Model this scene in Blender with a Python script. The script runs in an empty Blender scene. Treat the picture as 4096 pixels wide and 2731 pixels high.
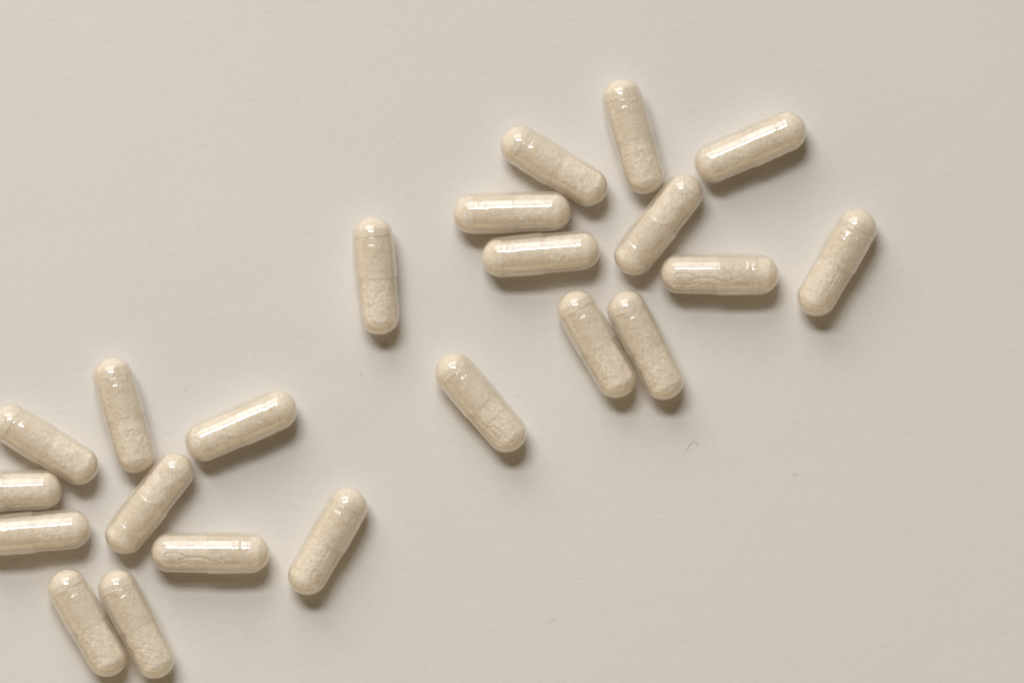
import bpy, math, random
import numpy as np
from mathutils import noise, Vector

# ------------------------------------------------------------------ scene / camera / light
scene = bpy.context.scene
S = 0.0458e-3                       # metres per photograph pixel in the plane of the capsules
CX, CY = 2048.0, 1365.5
RS = 1.02                         # radial trim
RAD = 3.83e-3 * RS                       # widest radius of a capsule (lip of the cap)
MM = 1e-3

def place(px, py):
    return ((px - CX) * S, -(py - CY) * S)

cam_d = bpy.data.cameras.new('camera')
cam = bpy.data.objects.new('camera', cam_d)
scene.collection.objects.link(cam)
CAM_DIST = 1.2
cam.location = (0, 0, RAD + CAM_DIST)
cam_d.sensor_width = 36.0
cam_d.lens = 36.0 * CAM_DIST / (4096 * S)
cam_d.clip_start = 0.01
cam_d.clip_end = 50
scene.camera = cam

world = bpy.data.worlds.new('World')
scene.world = world
world.use_nodes = True
bg = world.node_tree.nodes['Background']
bg.inputs['Color'].default_value = (1.0, 0.76, 0.42, 1)
bg.inputs['Strength'].default_value = 0.06

def window_light(name, x0, x1, z0, z1, y, radiance, col):
    """one pane of the window that lights the table: a vertical rectangle of even radiance"""
    d = bpy.data.lights.new(name, 'AREA')
    d.shape = 'RECTANGLE'
    d.size, d.size_y = x1 - x0, z1 - z0
    d.energy = radiance * math.pi * d.size * d.size_y
    d.color = col
    o = bpy.data.objects.new(name, d)
    scene.collection.objects.link(o)
    o.location = ((x0 + x1) / 2, y, (z0 + z1) / 2)
    o.rotation_euler = (math.radians(-90), 0, 0)      # faces -y, on to the table
    return o

WD = 0.88
X0, X1 = -math.tan(math.radians(40)) * WD, math.tan(math.radians(4.5)) * WD
zen = lambda a: WD / math.tan(math.radians(a))
window_light('window_upper_pane', X0, X1, zen(36.0), zen(27.0), WD, 25.2, (0.965, 0.98, 1.0))
window_light('window_lower_pane', X0, X1, zen(70.0), zen(41.5), WD, 4.2, (0.965, 0.98, 1.0))

def low_fill(name, loc, rz, w, h, radiance, col):
    """soft light coming back low from a pale wall of the room"""
    d = bpy.data.lights.new(name, 'AREA')
    d.shape = 'RECTANGLE'; d.size, d.size_y = w, h
    d.energy = radiance * math.pi * w * h
    d.color = col
    o = bpy.data.objects.new(name, d)
    scene.collection.objects.link(o)
    o.location = loc
    o.rotation_euler = (math.radians(90), 0, rz)
    return o
FILL_COL = (1.0, 0.84, 0.60)  # warm tint of the three added fill lamps, no wall is modelled
low_fill('near_low_fill', (0.0, -1.1, 0.27), 0.0, 2.4, 0.46, 1.3, FILL_COL)
low_fill('right_low_fill', (1.2, -0.2, 0.27), math.radians(90), 1.8, 0.46, 0.35, FILL_COL)
low_fill('left_low_fill', (-1.2, -0.2, 0.27), math.radians(-90), 1.8, 0.46, 0.8, FILL_COL)

scene.view_settings.view_transform = 'Standard'
scene.view_settings.look = 'None'
scene.view_settings.gamma = 1
scene.view_settings.use_curve_mapping = False
scene.view_settings.exposure = 0.05
scene.render.engine = 'CYCLES'
scene.cycles.transparent_max_bounces = 40
scene.cycles.max_bounces = 12
scene.cycles.diffuse_bounces = 5
scene.cycles.glossy_bounces = 4
scene.cycles.volume_bounces = 8

# ------------------------------------------------------------------ materials
class N:
    def __init__(self, name):
        self.m = bpy.data.materials.new(name)
        self.m.use_nodes = True
        self.t = self.m.node_tree
        self.t.nodes.clear()
        self.out = self.t.nodes.new('ShaderNodeOutputMaterial')
    def n(self, kind, **kw):
        nd = self.t.nodes.new('ShaderNode' + kind)
        for k, v in kw.items():
            if k.startswith('_'):
                setattr(nd, k[1:], v)
        return nd
    def set(self, sock, v):
        if isinstance(v, bpy.types.NodeSocket):
            self.t.links.new(v, sock)
        else:
            sock.default_value = v
    def math(self, op, a, b=0.0, c=0.0, clamp=False):
        nd = self.n('Math', _operation=op, _use_clamp=clamp)
        for i, v in enumerate((a, b, c)):
            self.set(nd.inputs[i], v)
        return nd.outputs[0]
    def maprange(self, v, a, b, c, d, smooth=False):
        nd = self.n('MapRange')
        if smooth:
            nd.interpolation_type = 'SMOOTHSTEP'
        for k, x in zip(('Value', 'From Min', 'From Max', 'To Min', 'To Max'), (v, a, b, c, d)):
            self.set(nd.inputs[k], x)
        return nd.outputs[0]
    def noise(self, vec, scale, detail=3.0, rough=0.5):
        nd = self.n('TexNoise')
        self.set(nd.inputs['Vector'], vec)
        nd.inputs['Scale'].default_value = scale
        nd.inputs['Detail'].default_value = detail
        nd.inputs['Roughness'].default_value = rough
        return nd.outputs['Fac']
    def mix(self, f, a, b, blend='MIX'):
        nd = self.n('Mix', _data_type='RGBA', _blend_type=blend)
        self.set(nd.inputs[0], f); self.set(nd.inputs[6], a); self.set(nd.inputs[7], b)
        return nd.outputs[2]
    def mixs(self, f, a, b):
        nd = self.n('MixShader')
        self.set(nd.inputs[0], f)
        self.t.links.new(a, nd.inputs[1]); self.t.links.new(b, nd.inputs[2])
        return nd.outputs[0]
    def mapping(self, vec, loc=(0, 0, 0), rot=(0, 0, 0), sc=(1, 1, 1)):
        nd = self.n('Mapping')
        self.set(nd.inputs['Vector'], vec)
        nd.inputs['Location'].default_value = loc
        nd.inputs['Rotation'].default_value = rot
        nd.inputs['Scale'].default_value = sc
        return nd.outputs[0]
    def bump(self, h, strength, dist, normal=None):
        nd = self.n('Bump')
        self.set(nd.inputs['Height'], h)
        nd.inputs['Strength'].default_value = strength
        nd.inputs['Distance'].default_value = dist
        if normal: self.t.links.new(normal, nd.inputs['Normal'])
        return nd.outputs[0]

def paper_material():
    g = N('drawing_paper')
    co = g.n('TexCoord').outputs['Object']
    # faint fibre grain running diagonally, finer tooth, slow unevenness
    diag = g.mapping(co, rot=(0, 0, math.radians(-38)), sc=(0.45, 1.0, 1))
    h1 = g.noise(diag, 1500, 4, 0.55)
    h2 = g.noise(co, 3600, 2, 0.6)
    h3 = g.noise(co, 60, 3, 0.5)
    h = g.math('ADD', h1, g.math('MULTIPLY', h2, 0.4))
    b = g.bump(h, 1.0, 0.000045)
    b = g.bump(h3, 0.35, 0.0006, b)
    base = (0.755, 0.715, 0.645, 1)
    tone = g.noise(co, 14, 3, 0.55)
    col = g.mix(g.maprange(tone, 0.35, 0.65, 0, 1), (0.758, 0.722, 0.662, 1), (0.776, 0.736, 0.675, 1))
    mott = g.noise(co, 900, 3, 0.6)
    col = g.mix(g.maprange(mott, 0.3, 0.7, 0.0, 0.13), col, (0.60, 0.555, 0.48, 1))
    # sparse dark flecks in the pulp
    v = g.n('TexVoronoi'); v.inputs['Scale'].default_value = 190
    g.set(v.inputs['Vector'], co)
    sz = g.n('SeparateColor'); g.t.links.new(v.outputs['Color'], sz.inputs[0])
    lim = g.maprange(sz.outputs[0], 0.88, 1.0, 0.0, 0.036)
    fleck = g.math('LESS_THAN', v.outputs['Distance'], lim)
    col = g.mix(g.math('MULTIPLY', fleck, g.maprange(sz.outputs[1], 0, 1, 0.06, 0.4)), col, (0.25, 0.22, 0.16, 1))
    # a few faint rubbed pencil-like smudges
    sm = None
    for px, py, r in ((3045, 1420, 0.0022), (1240, 1175, 0.0024), (2010, 1195, 0.0020), (2720, 1350, 0.0022), (1000, 2540, 0.0028), (690, 2440, 0.0018)):
        x, y = place(px, py)
        d = g.n('VectorMath', _operation='DISTANCE')
        g.set(d.inputs[0], co); d.inputs[1].default_value = (x, y, 0)
        f = g.maprange(d.outputs['Value'], r, 0.0, 0.0, 1.0, True)
        sm = f if sm is None else g.math('MAXIMUM', sm, f)
    patch = g.maprange(g.noise(co, 2400, 3, 0.7), 0.52, 0.72, 0, 0.42)
    col = g.mix(g.math('MULTIPLY', sm, patch), col, (0.36, 0.33, 0.27, 1))
    p = g.n('BsdfPrincipled')
    g.set(p.inputs['Base Color'], col)
    p.inputs['Roughness'].default_value = 0.75
    p.inputs['Specular IOR Level'].default_value = 0.25
    g.set(p.inputs['Normal'], b)
    g.t.links.new(p.outputs[0], g.out.inputs[0])
    return g.m

def shell_material(name, density):
    """thin clear cellulose film: smooth glossy faces, faintly cloudy stuff between them"""
    g = N(name)
    co = g.n('TexCoord').outputs['Object']
    wob = g.noise(g.mapping(co, sc=(0.35, 1, 1)), 300, 2, 0.5)
    nb = g.bump(wob, 0.025, 0.00005)
    geo = g.n('NewGeometry')
    r0 = g.math('MULTIPLY_ADD', geo.outputs['Backfacing'], -0.022, 0.042)     # the film's inner face mirrors less
    lw = g.n('LayerWeight'); lw.inputs['Blend'].default_value = 0.5
    f = lw.outputs['Facing']
    fres = g.math('ADD', g.math('MULTIPLY', g.math('POWER', f, 4.5), 0.95), r0, clamp=True)
    tr = g.n('BsdfTransparent'); tr.inputs[0].default_value = (1, 1, 1, 1)
    gl = g.n('BsdfGlossy'); gl.inputs['Roughness'].default_value = 0.065
    gl.inputs['Color'].default_value = (1, 1, 1, 1)
    g.set(gl.inputs['Normal'], nb)
    g.t.links.new(g.mixs(fres, tr.outputs[0], gl.outputs[0]), g.out.inputs['Surface'])
    v = g.n('VolumePrincipled')
    v.inputs['Color'].default_value = (0.998, 0.960, 0.885, 1)
    v.inputs['Density'].default_value = density
    v.inputs['Anisotropy'].default_value = 0.3
    g.t.links.new(v.outputs[0], g.out.inputs['Volume'])
    return g.m

def powder_material(name):
    g = N(name)
    co = g.n('TexCoord').outputs['Object']
    at = g.n('Attribute'); at.attribute_name = 'tone'
    t = at.outputs['Fac']
    c1 = g.noise(co, 900, 4, 0.6)
    c2 = g.noise(co, 3400, 3, 0.65)
    c3 = g.noise(co, 330, 3, 0.6)
    col = g.mix(g.maprange(c1, 0.35, 0.68, 0, 1), (0.955, 0.89, 0.78, 1), (0.865, 0.76, 0.605, 1))
    col = g.mix(g.maprange(c2, 0.53, 0.62, 0, 0.9), col, (0.70, 0.48, 0.25, 1))
    col = g.mix(g.maprange(c3, 0.48, 0.72, 0, 0.45), col, (0.74, 0.62, 0.43, 1))
    # grain tone: 0.5 neutral, lower = tan grains, higher = pale grains
    col = g.mix(g.maprange(t, 0.5, 0.0, 0, 0.8), col, (0.66, 0.42, 0.17, 1))
    col = g.mix(g.maprange(t, 0.5, 1.0, 0, 0.8), col, (0.92, 0.88, 0.80, 1))
    b = g.bump(c2, 0.5, 0.00005)
    p = g.n('BsdfPrincipled')
    g.set(p.inputs['Base Color'], col)
    p.inputs['Roughness'].default_value = 0.8
    p.inputs['Specular IOR Level'].default_value = 0.3
    g.set(p.inputs['Normal'], b)
    g.t.links.new(p.outputs[0], g.out.inputs[0])
    return g.m

def plain_material(name, col, rough=0.7):
    g = N(name)
    co = g.n('TexCoord').outputs['Object']
    c = g.mix(g.noise(co, 3000, 2), col, tuple(x * 0.75 for x in col[:3]) + (1,))
    p = g.n('BsdfPrincipled'); g.set(p.inputs['Base Color'], c); p.inputs['Roughness'].default_value = rough
    g.t.links.new(p.outputs[0], g.out.inputs[0])
    return g.m

M_PAPER = paper_material()
M_CAP = shell_material('clear_cap_film', 3000.0)
M_BODY = shell_material('clear_body_film', 2800.0)
M_POWDER = powder_material('cream_powder')
M_FIBRE = plain_material('grey_lint', (0.36, 0.335, 0.28, 1))

# ------------------------------------------------------------------ helpers
def link_mesh(name, me, mat, parent=None):
    o = bpy.data.objects.new(name, me)
    if mat and not me.materials: me.materials.append(mat)
    scene.collection.objects.link(o)
    o.parent = parent
    return o

def smooth(me):
    me.polygons.foreach_set('use_smooth', [True] * len(me.polygons))
    me.update()

# ------------------------------------------------------------------ paper
w = 0.9
verts = [(-w, -w, -0.0004), (w, -w, -0.0004), (w, w, -0.0004), (-w, w, -0.0004), (-w, -w, 0), (w, -w, 0), (w, w, 0), (-w, w, 0)]
faces = [(4, 5, 6, 7), (3, 2, 1, 0), (0, 1, 5, 4), (1, 2, 6, 5), (2, 3, 7, 6), (3, 0, 4, 7)]
me = bpy.data.meshes.new('paper_sheet'); me.from_pydata(verts, [], faces)
paper = link_mesh('paper_sheet', me, M_PAPER)
paper['kind'] = 'structure'
paper['label'] = 'off-white textured paper sheet under all the capsules'

# ------------------------------------------------------------------ capsule shells (mm, x from the cap's pole)
LEN = 21.75
def interp(tab, x):
    return float(np.interp(x, [t[0] for t in tab], [t[1] for t in tab]))

CAP_TAB = [(3.66, 3.66), (4.55, 3.69), (4.78, 3.68), (4.98, 3.625), (5.18, 3.655), (5.42, 3.75), (5.8, 3.77), (8.0, 3.78), (10.9, 3.815), (11.25, 3.83)]
DIMPLES = [(6.15, k * math.tau / 6 + 0.35) for k in range(6)]

def cap_profile():
    out, r0 = [], 3.66
    for i in range(25):
        a = i / 24 * math.pi / 2
        out.append((r0 - r0 * math.cos(a), r0 * math.sin(a)))
    xs = np.concatenate([np.linspace(3.75, 4.5, 4), np.linspace(4.6, 5.6, 15), np.linspace(5.75, 7.0, 12), np.linspace(7.3, 11.25, 12)])
    out += [(float(x), interp(CAP_TAB, x)) for x in xs]
    return out

def lathe(outer, th, segs, disp=None, rim_round=True):
    """closed thin shell: outer profile from pole to open end, then back inside"""
    inner = []
    for i, (x, r) in enumerate(outer):
        a = outer[max(i - 1, 0)]; b = outer[min(i + 1, len(outer) - 1)]
        tx, tr = b[0] - a[0], b[1] - a[1]
        l = math.hypot(tx, tr) or 1
        nx, nr = -tr / l, tx / l
        if i == 0: nx, nr = -1, 0
        inner.append((x - nx * th, max(r - nr * th, 0)))
    ex, er = outer[-1]
    prof = outer + [(ex + 0.03, er - th / 2)] + inner[::-1]
    V, F = [], []
    for i, (x, r) in enumerate(prof):
        if r < 1e-6:
            V.append((x, 0, 0)); continue
        for k in range(segs):
            a = k / segs * math.tau
            rr = r + (disp(x, a) if disp else 0)
            V.append((x, rr * math.cos(a), rr * math.sin(a)))
    n = len(prof)
    def idx(i, k):
        if i == 0: return 0
        if i == n - 1: return 1 + (n - 2) * segs
        return 1 + (i - 1) * segs + k % segs
    for i in range(n - 1):
        for k in range(segs):
            q = [idx(i, k), idx(i + 1, k), idx(i + 1, k + 1), idx(i, k + 1)]
            q2 = []
            for v in q:
                if v not in q2: q2.append(v)
            F.append(q2[::-1])
    return V, F

def shell_mesh(name, V, F, flip):
    out = []
    for x, y, z in V:
        xx = (LEN - x) if flip else x
        out.append(((xx - LEN / 2) * MM, y * MM * RS, z * MM * RS))
    me = bpy.data.meshes.new(name)
    me.from_pydata(out, [], [f[::-1] for f in F] if flip else F)
    smooth(me)
    return me

def cap_disp(x, a):
    d = 0.0
    for dx, da in DIMPLES:
        t = (a - da + math.pi) % math.tau - math.pi
        q = ((x - dx) / 0.42) ** 2 + (t * 3.7 / 0.75) ** 2
        if q < 6: d -= 0.075 * math.exp(-q)
    d += 0.012 * math.sin(2 * a + 0.6)
    return d

CAP_MESH = shell_mesh('cap', *lathe(cap_profile(), 0.065, 112, cap_disp), False)

def body_profile():
    out, r0 = [], 3.58
    for i in range(25):
        a = i / 24 * math.pi / 2
        out.append((r0 - r0 * math.cos(a), r0 * math.sin(a)))
    tab = [(3.58, 3.58), (10.4, 3.635), (12.5, 3.635), (15.9, 3.58), (16.5, 3.47), (17.95, 3.45)]
    out += [(float(x), interp(tab, x)) for x in np.linspace(3.9, 17.95, 30)]
    return out
BODY_MESH = shell_mesh('body', *lathe(body_profile(), 0.065, 112, lambda x, a: 0.010 * math.sin(2 * a)), True)

# ------------------------------------------------------------------ powder
def powder_radius(x, rc, rd):
    """plug of powder: dome pressed into the cap, then the tamped plug inside the body"""
    x0, x1 = 0.18, LEN - 0.30
    if x <= x0 or x >= x1: return 0.0
    dome = math.sqrt(max(3.40 ** 2 - (3.58 - x) ** 2, 0)) if x < 3.58 else 3.40
    dome = min(dome, rd)
    rb = 3.16
    xe = x1 - rb
    tail = math.sqrt(max(rb ** 2 - (x - xe) ** 2, 0)) if x > xe else rb
    s = min(max((x - 3.72) / 0.12, 0), 1)
    mid = rc + (3.00 - rc) * min(max((x - 10.5) / 2.5, 0), 1)
    return min(dome * (1 - s) + min(mid, dome) * s, tail)

def seg_dist(P, a, b):
    d = b - a
    t = np.clip(((P - a) @ d) / max(float(d @ d), 1e-9), 0, 1)
    return np.linalg.norm(P - (a + t[:, None] * d), axis=1)

def build_powder(seed, lines, rc, rough, shift, rd):
    rnd = random.Random(seed); rs = np.random.RandomState(seed)
    xs = np.concatenate([0.18 + 3.46 * (1 - np.cos(np.linspace(0.03, 1, 30) * math.pi / 2)), np.linspace(3.72, LEN - 3.6, 112),
                         LEN - 0.30 - 3.10 * (1 - np.sin(np.linspace(0.03, 0.985, 32) * math.pi / 2))])
    segs = 124
    off = Vector((seed * 3.1, seed * 7.7, seed * 1.3))
    n = len(xs)
    P = np.zeros((n, segs, 3)); R = np.zeros((n, segs))
    for i, x in enumerate(xs):
        r0 = powder_radius(float(x), rc, rd)
        end = min(r0 / 3.0, 1.0)
        loose = 0.15 if x < 3.72 else 1.0
        for k in range(segs):
            a = k / segs * math.tau
            p = Vector((x, r0 * math.cos(a), r0 * math.sin(a)))
            h = 0.12 * noise.noise(p * 0.5 + off) + 0.11 * noise.noise(p * 1.4 + off) + 0.06 * noise.noise(p * 3.4 + off)
            rg = max(noise.noise(p * 0.42 + off * 2) + 0.15, 0) * rough
            h += rg * (0.22 * abs(noise.noise(p * 1.1 - off)) + 0.12 * noise.noise(p * 2.3 - off) - 0.05)
            R[i, k] = max(r0 + h * loose * end - 0.03, 0.0)
            P[i, k] = (x, R[i, k] * math.cos(a) + shift * (0 if x < 3.72 else 1), R[i, k] * math.sin(a))
    Q = P.reshape(-1, 3)
    if lines:
        top = Q[:, 2] > 0
        for ln, depth, width in lines:
            pts = [np.array(q) for q in ln]
            d = np.full(len(Q), 9.0)
            jit = np.array([[0.16 * noise.noise(Vector((q[0] * 2.3, q[1] * 2.3, seed))) + 0.12 * noise.noise(Vector((q[0] * 6, q[1] * 6, seed))), 0.16 * noise.noise(Vector((q[0] * 2.3, q[1] * 2.3, seed + 9))) + 0.12 * noise.noise(Vector((q[0] * 6, q[1] * 6, seed + 9)))] for q in Q])
            for a, b in zip(pts[:-1], pts[1:]):
                d = np.minimum(d, seg_dist(Q[:, :2] + jit, a, b))
            g = np.exp(-(d / width) ** 2) * depth * top
            lip = np.exp(-((d - 2.4 * width) / (1.6 * width)) ** 2) * depth * 0.22 * top
            k = 1 - (g - lip) / np.maximum(np.linalg.norm(Q[:, 1:], axis=1), 0.4)
            Q[:, 1:] *= k[:, None]
    P = Q.reshape(n, segs, 3)
    V = [tuple(v) for v in Q]
    F = []
    for i in range(n - 1):
        for k in range(segs):
            k2 = (k + 1) % segs
            F.append((i * segs + k, i * segs + k2, (i + 1) * segs + k2, (i + 1) * segs + k))
    F.append(tuple(range(segs))[::-1]); F.append(tuple((n - 1) * segs + k for k in range(segs)))
    def conv(A):
        A = np.array(A, dtype=np.float64).copy(); A[:, 0] -= LEN / 2; A[:, 1:] *= RS
        return A * MM
    core = bpy.data.meshes.new('powder')
    core.from_pydata(conv(V).tolist(), [], F)
    at = core.attributes.new('tone', 'FLOAT', 'POINT')
    at.data.foreach_set('value', np.full(len(V), 0.5, dtype=np.float32))
    smooth(core)
    # loose granules lying on and half sunk into the plug
    G = 4600
    ii = rs.randint(2, n - 2, G); kk = rs.randint(0, segs, G)
    # sample evenly by length instead of by ring
    xt = rs.uniform(0.5, LEN - 0.6, G)
    ii = np.clip(np.searchsorted(xs, xt), 1, n - 2)
    cen = P[ii, kk] + rs.normal(0, 0.02, (G, 3))
    size = rs.gamma(4.0, 0.015, G) + 0.022
    size[xt < 3.7] *= 0.35
    cen[:, 1:] *= (1 - 0.55 * size / np.maximum(np.linalg.norm(cen[:, 1:], axis=1), 0.5))[:, None]   # half sunk
    octv = np.array([(1, 0, 0), (-1, 0, 0), (0, 1, 0), (0, -1, 0), (0, 0, 1), (0, 0, -1)], float)
    octf = np.array([(0, 2, 4), (2, 1, 4), (1, 3, 4), (3, 0, 4), (2, 0, 5), (1, 2, 5), (3, 1, 5), (0, 3, 5)])
    q = rs.normal(size=(G, 4)); q /= np.linalg.norm(q, axis=1)[:, None]
    w_, x_, y_, z_ = q.T
    Rm = np.stack([np.stack([1 - 2 * (y_ ** 2 + z_ ** 2), 2 * (x_ * y_ - z_ * w_), 2 * (x_ * z_ + y_ * w_)], 1),
                   np.stack([2 * (x_ * y_ + z_ * w_), 1 - 2 * (x_ ** 2 + z_ ** 2), 2 * (y_ * z_ - x_ * w_)], 1),
                   np.stack([2 * (x_ * z_ - y_ * w_), 2 * (y_ * z_ + x_ * w_), 1 - 2 * (x_ ** 2 + y_ ** 2)], 1)], 1)
    sc = size[:, None, None] * rs.uniform(0.65, 1.25, (G, 6, 1))
    gv = np.einsum('gij,gvj->gvi', Rm, octv[None] * sc) + cen[:, None, :]
    gf = (octf[None] + (np.arange(G) * 6)[:, None, None]).reshape(-1, 3)
    gm = bpy.data.meshes.new('powder_grains')
    gv = conv(gv.reshape(-1, 3))
    gm.vertices.add(len(gv)); gm.vertices.foreach_set('co', gv.astype(np.float32).ravel())
    gm.loops.add(gf.size); gm.loops.foreach_set('vertex_index', gf.astype(np.int32).ravel())
    gm.polygons.add(len(gf))
    gm.polygons.foreach_set('loop_start', np.arange(0, gf.size, 3, dtype=np.int32))
    gm.polygons.foreach_set('loop_total', np.full(len(gf), 3, dtype=np.int32))
    gm.update(calc_edges=True); gm.validate()
    tone = np.where(rs.rand(G) < 0.17, rs.uniform(0.0, 0.35, G), rs.uniform(0.5, 1.0, G))
    at = gm.attributes.new('tone', 'FLOAT', 'POINT')
    at.data.foreach_set('value', np.repeat(tone, 6).astype(np.float32))
    return core, gm

# ------------------------------------------------------------------ the capsules
# key: photograph centre (px), direction cap -> body (degrees, y down), roll of the shell, crack lines (photograph px), plug radius, roughness, shift
def zl(ox, oy, k, pts): return [(ox + x / k, oy + y / k) for x, y in pts]
Z5 = lambda p: zl(2600, 960, 3.92, p)
Z6 = lambda p: zl(3100, 780, 2.6133, p)
Z7 = lambda p: zl(2180, 1120, 2.8, p)
ZL = lambda p: zl(1700, 1380, 3.409, p)
CAPS = {
 'A': dict(c=(2216.6, 664.0), a=31.1, rd=3.30, roll=0.4, rc=2.92, rough=0.5, sh=0.06),
 'B': dict(c=(2532.2, 546.0), a=74.0, rd=3.05, roll=1.3, rc=2.92, rough=0.8, sh=0.05),
 'C': dict(c=(3000.6, 588.4), a=156.7, rd=3.20, roll=2.2, rc=2.90, rough=0.5, sh=-0.05),
 'D': dict(c=(2047.9, 849.6), a=-1.9, rd=3.25, roll=0.9, rc=2.90, rough=0.7, sh=0.05),
 'E': dict(c=(2163.7, 1014.5), a=-4.7, rd=3.30, roll=2.9, rc=2.88, rough=0.5, sh=0.05),
 'F': dict(c=(2634.2, 898.2), a=-51.7, rd=2.95, roll=0.2, rc=2.95, rough=0.7, sh=0.08),
 'G': dict(c=(2877.6, 1096.2), a=-179.5, rd=2.95, roll=1.75, rc=2.92, rough=2.4, sh=-0.08, lines=[
      (Z5([(400, 550), (520, 515), (640, 545), (700, 600)]), 0.15, 0.152),
      (Z5([(600, 650), (740, 610), (860, 600), (1000, 600), (1100, 645), (1190, 665), (1300, 625)]), 0.16, 0.162),
      (Z5([(460, 760), (620, 690), (800, 650)]), 0.11, 0.152),
      (Z5([(1150, 740), (1300, 735), (1420, 690), (1560, 740), (1700, 730)]), 0.12, 0.152)]),
 'H': dict(c=(3346.8, 1049.4), a=120.3, rd=3.30, roll=0.6, rc=2.96, rough=0.6, sh=-0.06, lines=[
      (Z6([(672, 765), (640, 830), (600, 890), (575, 950), (505, 1012)]), 0.15, 0.114),
      (Z6([(840, 640), (790, 760), (740, 800)]), 0.08, 0.133)]),
 'I': dict(c=(2386.8, 1375.5), a=60.2, rd=3.20, roll=1.1, rc=2.95, rough=0.8, sh=0.0, lines=[
      (Z7([(630, 1140), (720, 1090), (800, 1100)]), 0.07, 0.152)]),
 'J': dict(c=(2582.1, 1380.2), a=62.5, rd=3.30, roll=2.0, rc=2.98, rough=1.0, sh=0.0, lines=[
      (Z7([(1080, 1000), (1200, 1000), (1330, 1030), (1450, 1110), (1510, 1130)]), 0.11, 0.142),
      (Z7([(1120, 1120), (1250, 1170), (1370, 1190), (1470, 1180)]), 0.09, 0.142)]),
 'K': dict(c=(1504.3, 1102.5), a=85.0, rd=3.30, roll=2.5, rc=2.98, rough=0.5, sh=0.0),
 'L': dict(c=(1922.9, 1609.7), a=49.2, rd=3.30, roll=1.6, rc=2.98, rough=0.5, sh=0.0, lines=[
      (ZL([(720, 800), (760, 850)]), 0.11, 0.104),
      (ZL([(795, 830), (850, 890), (912, 950), (915, 1005), (1005, 1060), (1110, 1140), (1165, 1255)]), 0.16, 0.109),
      (ZL([(690, 940), (760, 1050), (850, 1130), (930, 1110), (1020, 1170), (1120, 1280), (1210, 1330)]), 0.18, 0.162),
      (ZL([(900, 1240), (1010, 1340), (1120, 1390)]), 0.10, 0.162)]),
}
LABEL = {
 'A': ('slanted clear capsule lying above the two stacked level capsules in the upper right cluster',
       'slanted clear capsule at the left edge, above two level ones, cap end cut off'),
 'B': ('near-upright clear capsule topmost in the whole picture, in the upper right cluster',
       'near-upright clear capsule at the top of the lower left cluster'),
 'C': ('capsule with long window highlight, rising right, upper right end of the upper cluster',
       'capsule with long highlight rising rightward, upper right end of the lower left cluster'),
 'D': ('level highlighted capsule, upper of the two stacked level ones, upper right cluster',
       'level capsule half cut off by the left edge, upper of the two there'),
 'E': ('level highlighted capsule, lower of the two stacked level ones, upper right cluster',
       'level capsule cut off by the left edge, lower of the two there'),
 'F': ('capsule leaning right in the middle of the upper right cluster',
       'capsule leaning right in the middle of the lower left cluster'),
 'G': ('level capsule of crumbly ridged powder, cap to the right, in the upper right cluster',
       'level capsule of crumbly ridged powder, cap to the right, in the lower left cluster'),
 'H': ('capsule leaning right with a thin crack in its powder, rightmost in the picture',
       'capsule leaning right with cracked powder, at the right end of the lower left cluster'),
 'I': ('left capsule of the touching pair below the upper right cluster',
       'left capsule of the touching pair at the bottom left of the picture'),
 'J': ('right capsule of the touching pair below the upper right cluster, powder ridged at its end',
       'right capsule of the touching pair at the bottom left, powder ridged at its end'),
 'K': ('lone upright capsule standing apart left of the upper right cluster', None),
 'L': ('lone slanted capsule with branching cracks in its powder, near the picture centre', None),
}
GROUP = 'clear capsules filled with cream powder'
SHIFT = (-2036.8, 1113.4)

def make_capsule(key):
    q = CAPS[key]
    root = bpy.data.objects.new('capsule', None)
    root.empty_display_size = 0.005
    scene.collection.objects.link(root)
    x, y = place(*q['c'])
    ang = -math.radians(q['a'])
    root.location = (x, y, 0)
    root.rotation_euler = (0, 0, ang)
    ca, sa = math.cos(ang), math.sin(ang)
    lines = []
    for pts, dep, wid in q.get('lines', []):
        loc = []
        for px, py in pts:
            wx, wy = place(px, py)
            dx, dy = (wx - x) / MM, (wy - y) / MM
            loc.append((dx * ca + dy * sa + LEN / 2, -dx * sa + dy * ca))
        lines.append((loc, dep, wid))
    core, grains = build_powder(ord(key), lines, q['rc'], q['rough'], q['sh'], q['rd'])
    cap = link_mesh('cap', CAP_MESH, M_CAP, root)
    body = link_mesh('body', BODY_MESH, M_BODY, root)
    pw = link_mesh('powder', core, M_POWDER, root)
    gr = link_mesh('powder_grains', grains, M_POWDER, pw)
    gr['kind'] = 'stuff'
    for o in (cap, body, pw):
        o.location = (0, 0, RAD)
    cap.rotation_euler = (q['roll'], 0, 0)
    body.rotation_euler = (q['roll'] * 1.7, 0, 0)
    return root

def copy_tree(o, parent=None):
    c = o.copy(); scene.collection.objects.link(c); c.parent = parent
    for ch in list(o.children): copy_tree(ch, c)
    return c

originals = {}
for key in CAPS:
    r = make_capsule(key)
    r['label'] = LABEL[key][0]; r['category'] = 'capsule'; r['group'] = GROUP
    originals[key] = r
for key, r in originals.items():
    if LABEL[key][1] is None: continue
    c = copy_tree(r)
    c.location = (r.location[0] + SHIFT[0] * S, r.location[1] - SHIFT[1] * S, 0)
    c['label'] = LABEL[key][1]

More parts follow.
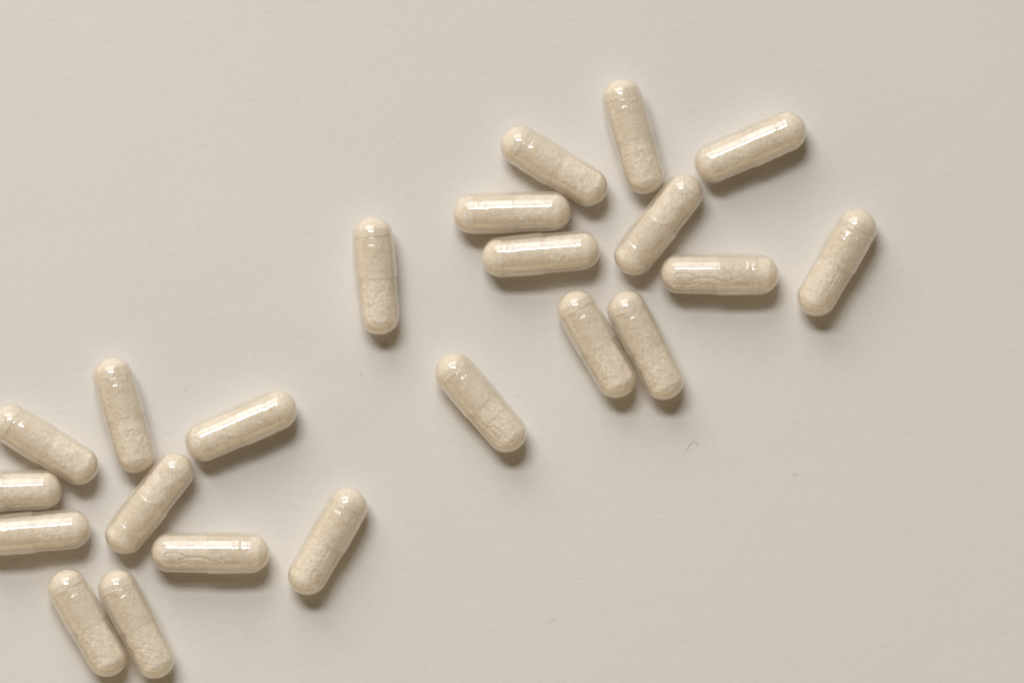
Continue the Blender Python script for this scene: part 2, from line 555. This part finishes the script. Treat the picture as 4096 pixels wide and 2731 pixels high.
# ------------------------------------------------------------------ lint fibres on the paper
def fibre(pts, rad, label):
    P = []
    x0, y0 = place(*pts[0])
    pts3 = [Vector((place(*p)[0] - x0, place(*p)[1] - y0, rad * 1.0 + (0.00008 if 0 < i < len(pts) - 1 else 0))) for i, p in enumerate(pts)]
    # Catmull-Rom
    ext = [pts3[0] * 2 - pts3[1]] + pts3 + [pts3[-1] * 2 - pts3[-2]]
    line = []
    for i in range(1, len(ext) - 2):
        for s in range(6):
            t = s / 6
            a, b, c, d = ext[i - 1:i + 3]
            line.append(0.5 * ((2 * b) + (c - a) * t + (2 * a - 5 * b + 4 * c - d) * t * t + (3 * b - a - 3 * c + d) * t ** 3))
    line.append(pts3[-1])
    V, F = [], []
    for i, p in enumerate(line):
        d = (line[min(i + 1, len(line) - 1)] - line[max(i - 1, 0)]).normalized()
        s1 = Vector((-d.y, d.x, 0)).normalized(); s2 = d.cross(s1)
        r = rad * (0.55 if i in (0, len(line) - 1) else 1)
        for k in range(5):
            a = k / 5 * math.tau
            V.append(p + s1 * r * math.cos(a) + s2 * r * math.sin(a))
    for i in range(len(line) - 1):
        for k in range(5):
            F.append((i * 5 + k, i * 5 + (k + 1) % 5, (i + 1) * 5 + (k + 1) % 5, (i + 1) * 5 + k))
    F.append(tuple(range(5))[::-1]); F.append(tuple((len(line) - 1) * 5 + k for k in range(5)))
    me = bpy.data.meshes.new('lint_fibre'); me.from_pydata([tuple(v) for v in V], [], F); smooth(me)
    o = link_mesh('lint_fibre', me, M_FIBRE)
    o.location = (x0, y0, 0)
    o['label'] = label; o['category'] = 'lint'; o['group'] = 'stray lint fibres on the paper'

fibre([(2741, 1809), (2752, 1796), (2762, 1778), (2776, 1767), (2783, 1766), (2791, 1775), (2794, 1788)], 2.16e-5, 'long bent grey lint fibre on bare paper right of the picture centre')
fibre([(2774, 455), (2772, 446), (2776, 441), (2783, 443)], 1.87e-5, 'tiny curled lint fibre between the topmost capsule and the rising one')
fibre([(2686, 616), (2692, 619), (2698, 618)], 2.16e-5, 'tiny straight lint fibre between topmost capsule and leaning capsule, upper cluster')
fibre([(737, 1568), (735, 1559), (739, 1554), (746, 1556)], 1.87e-5, 'tiny curled lint fibre near the top of the lower left cluster')
fibre([(649, 1729), (655, 1732), (661, 1731)], 2.16e-5, 'tiny straight lint fibre between two capsules atop the lower left cluster')
fibre([(3172, 1895), (3180, 1898), (3188, 1898), (3193, 1894)], 1.87e-5, 'tiny wavy lint fibre on bare paper at the right')
fibre([(1536, 1386), (1537, 1378), (1542, 1374)], 2.16e-5, 'tiny lint fibre in the shadow under the lone upright capsule')
fibre([(1565, 523), (1572, 540), (1574, 556)], 1.15e-5, 'faint lint fibre on bare paper above the lone upright capsule')
fibre([(2198, 2490), (2206, 2480), (2219, 2478), (2214, 2498)], 1.30e-5, 'faint hooked lint fibre on bare paper at the bottom centre')
fibre([(1436, 1497), (1441, 1492), (1445, 1497), (1441, 1502)], 1.58e-5, 'tiny looped lint fibre below the lone upright capsule')
fibre([(2069, 1575), (2070, 1583), (2071, 1588)], 1.58e-5, 'tiny upright lint fibre right of the lone slanted capsule')
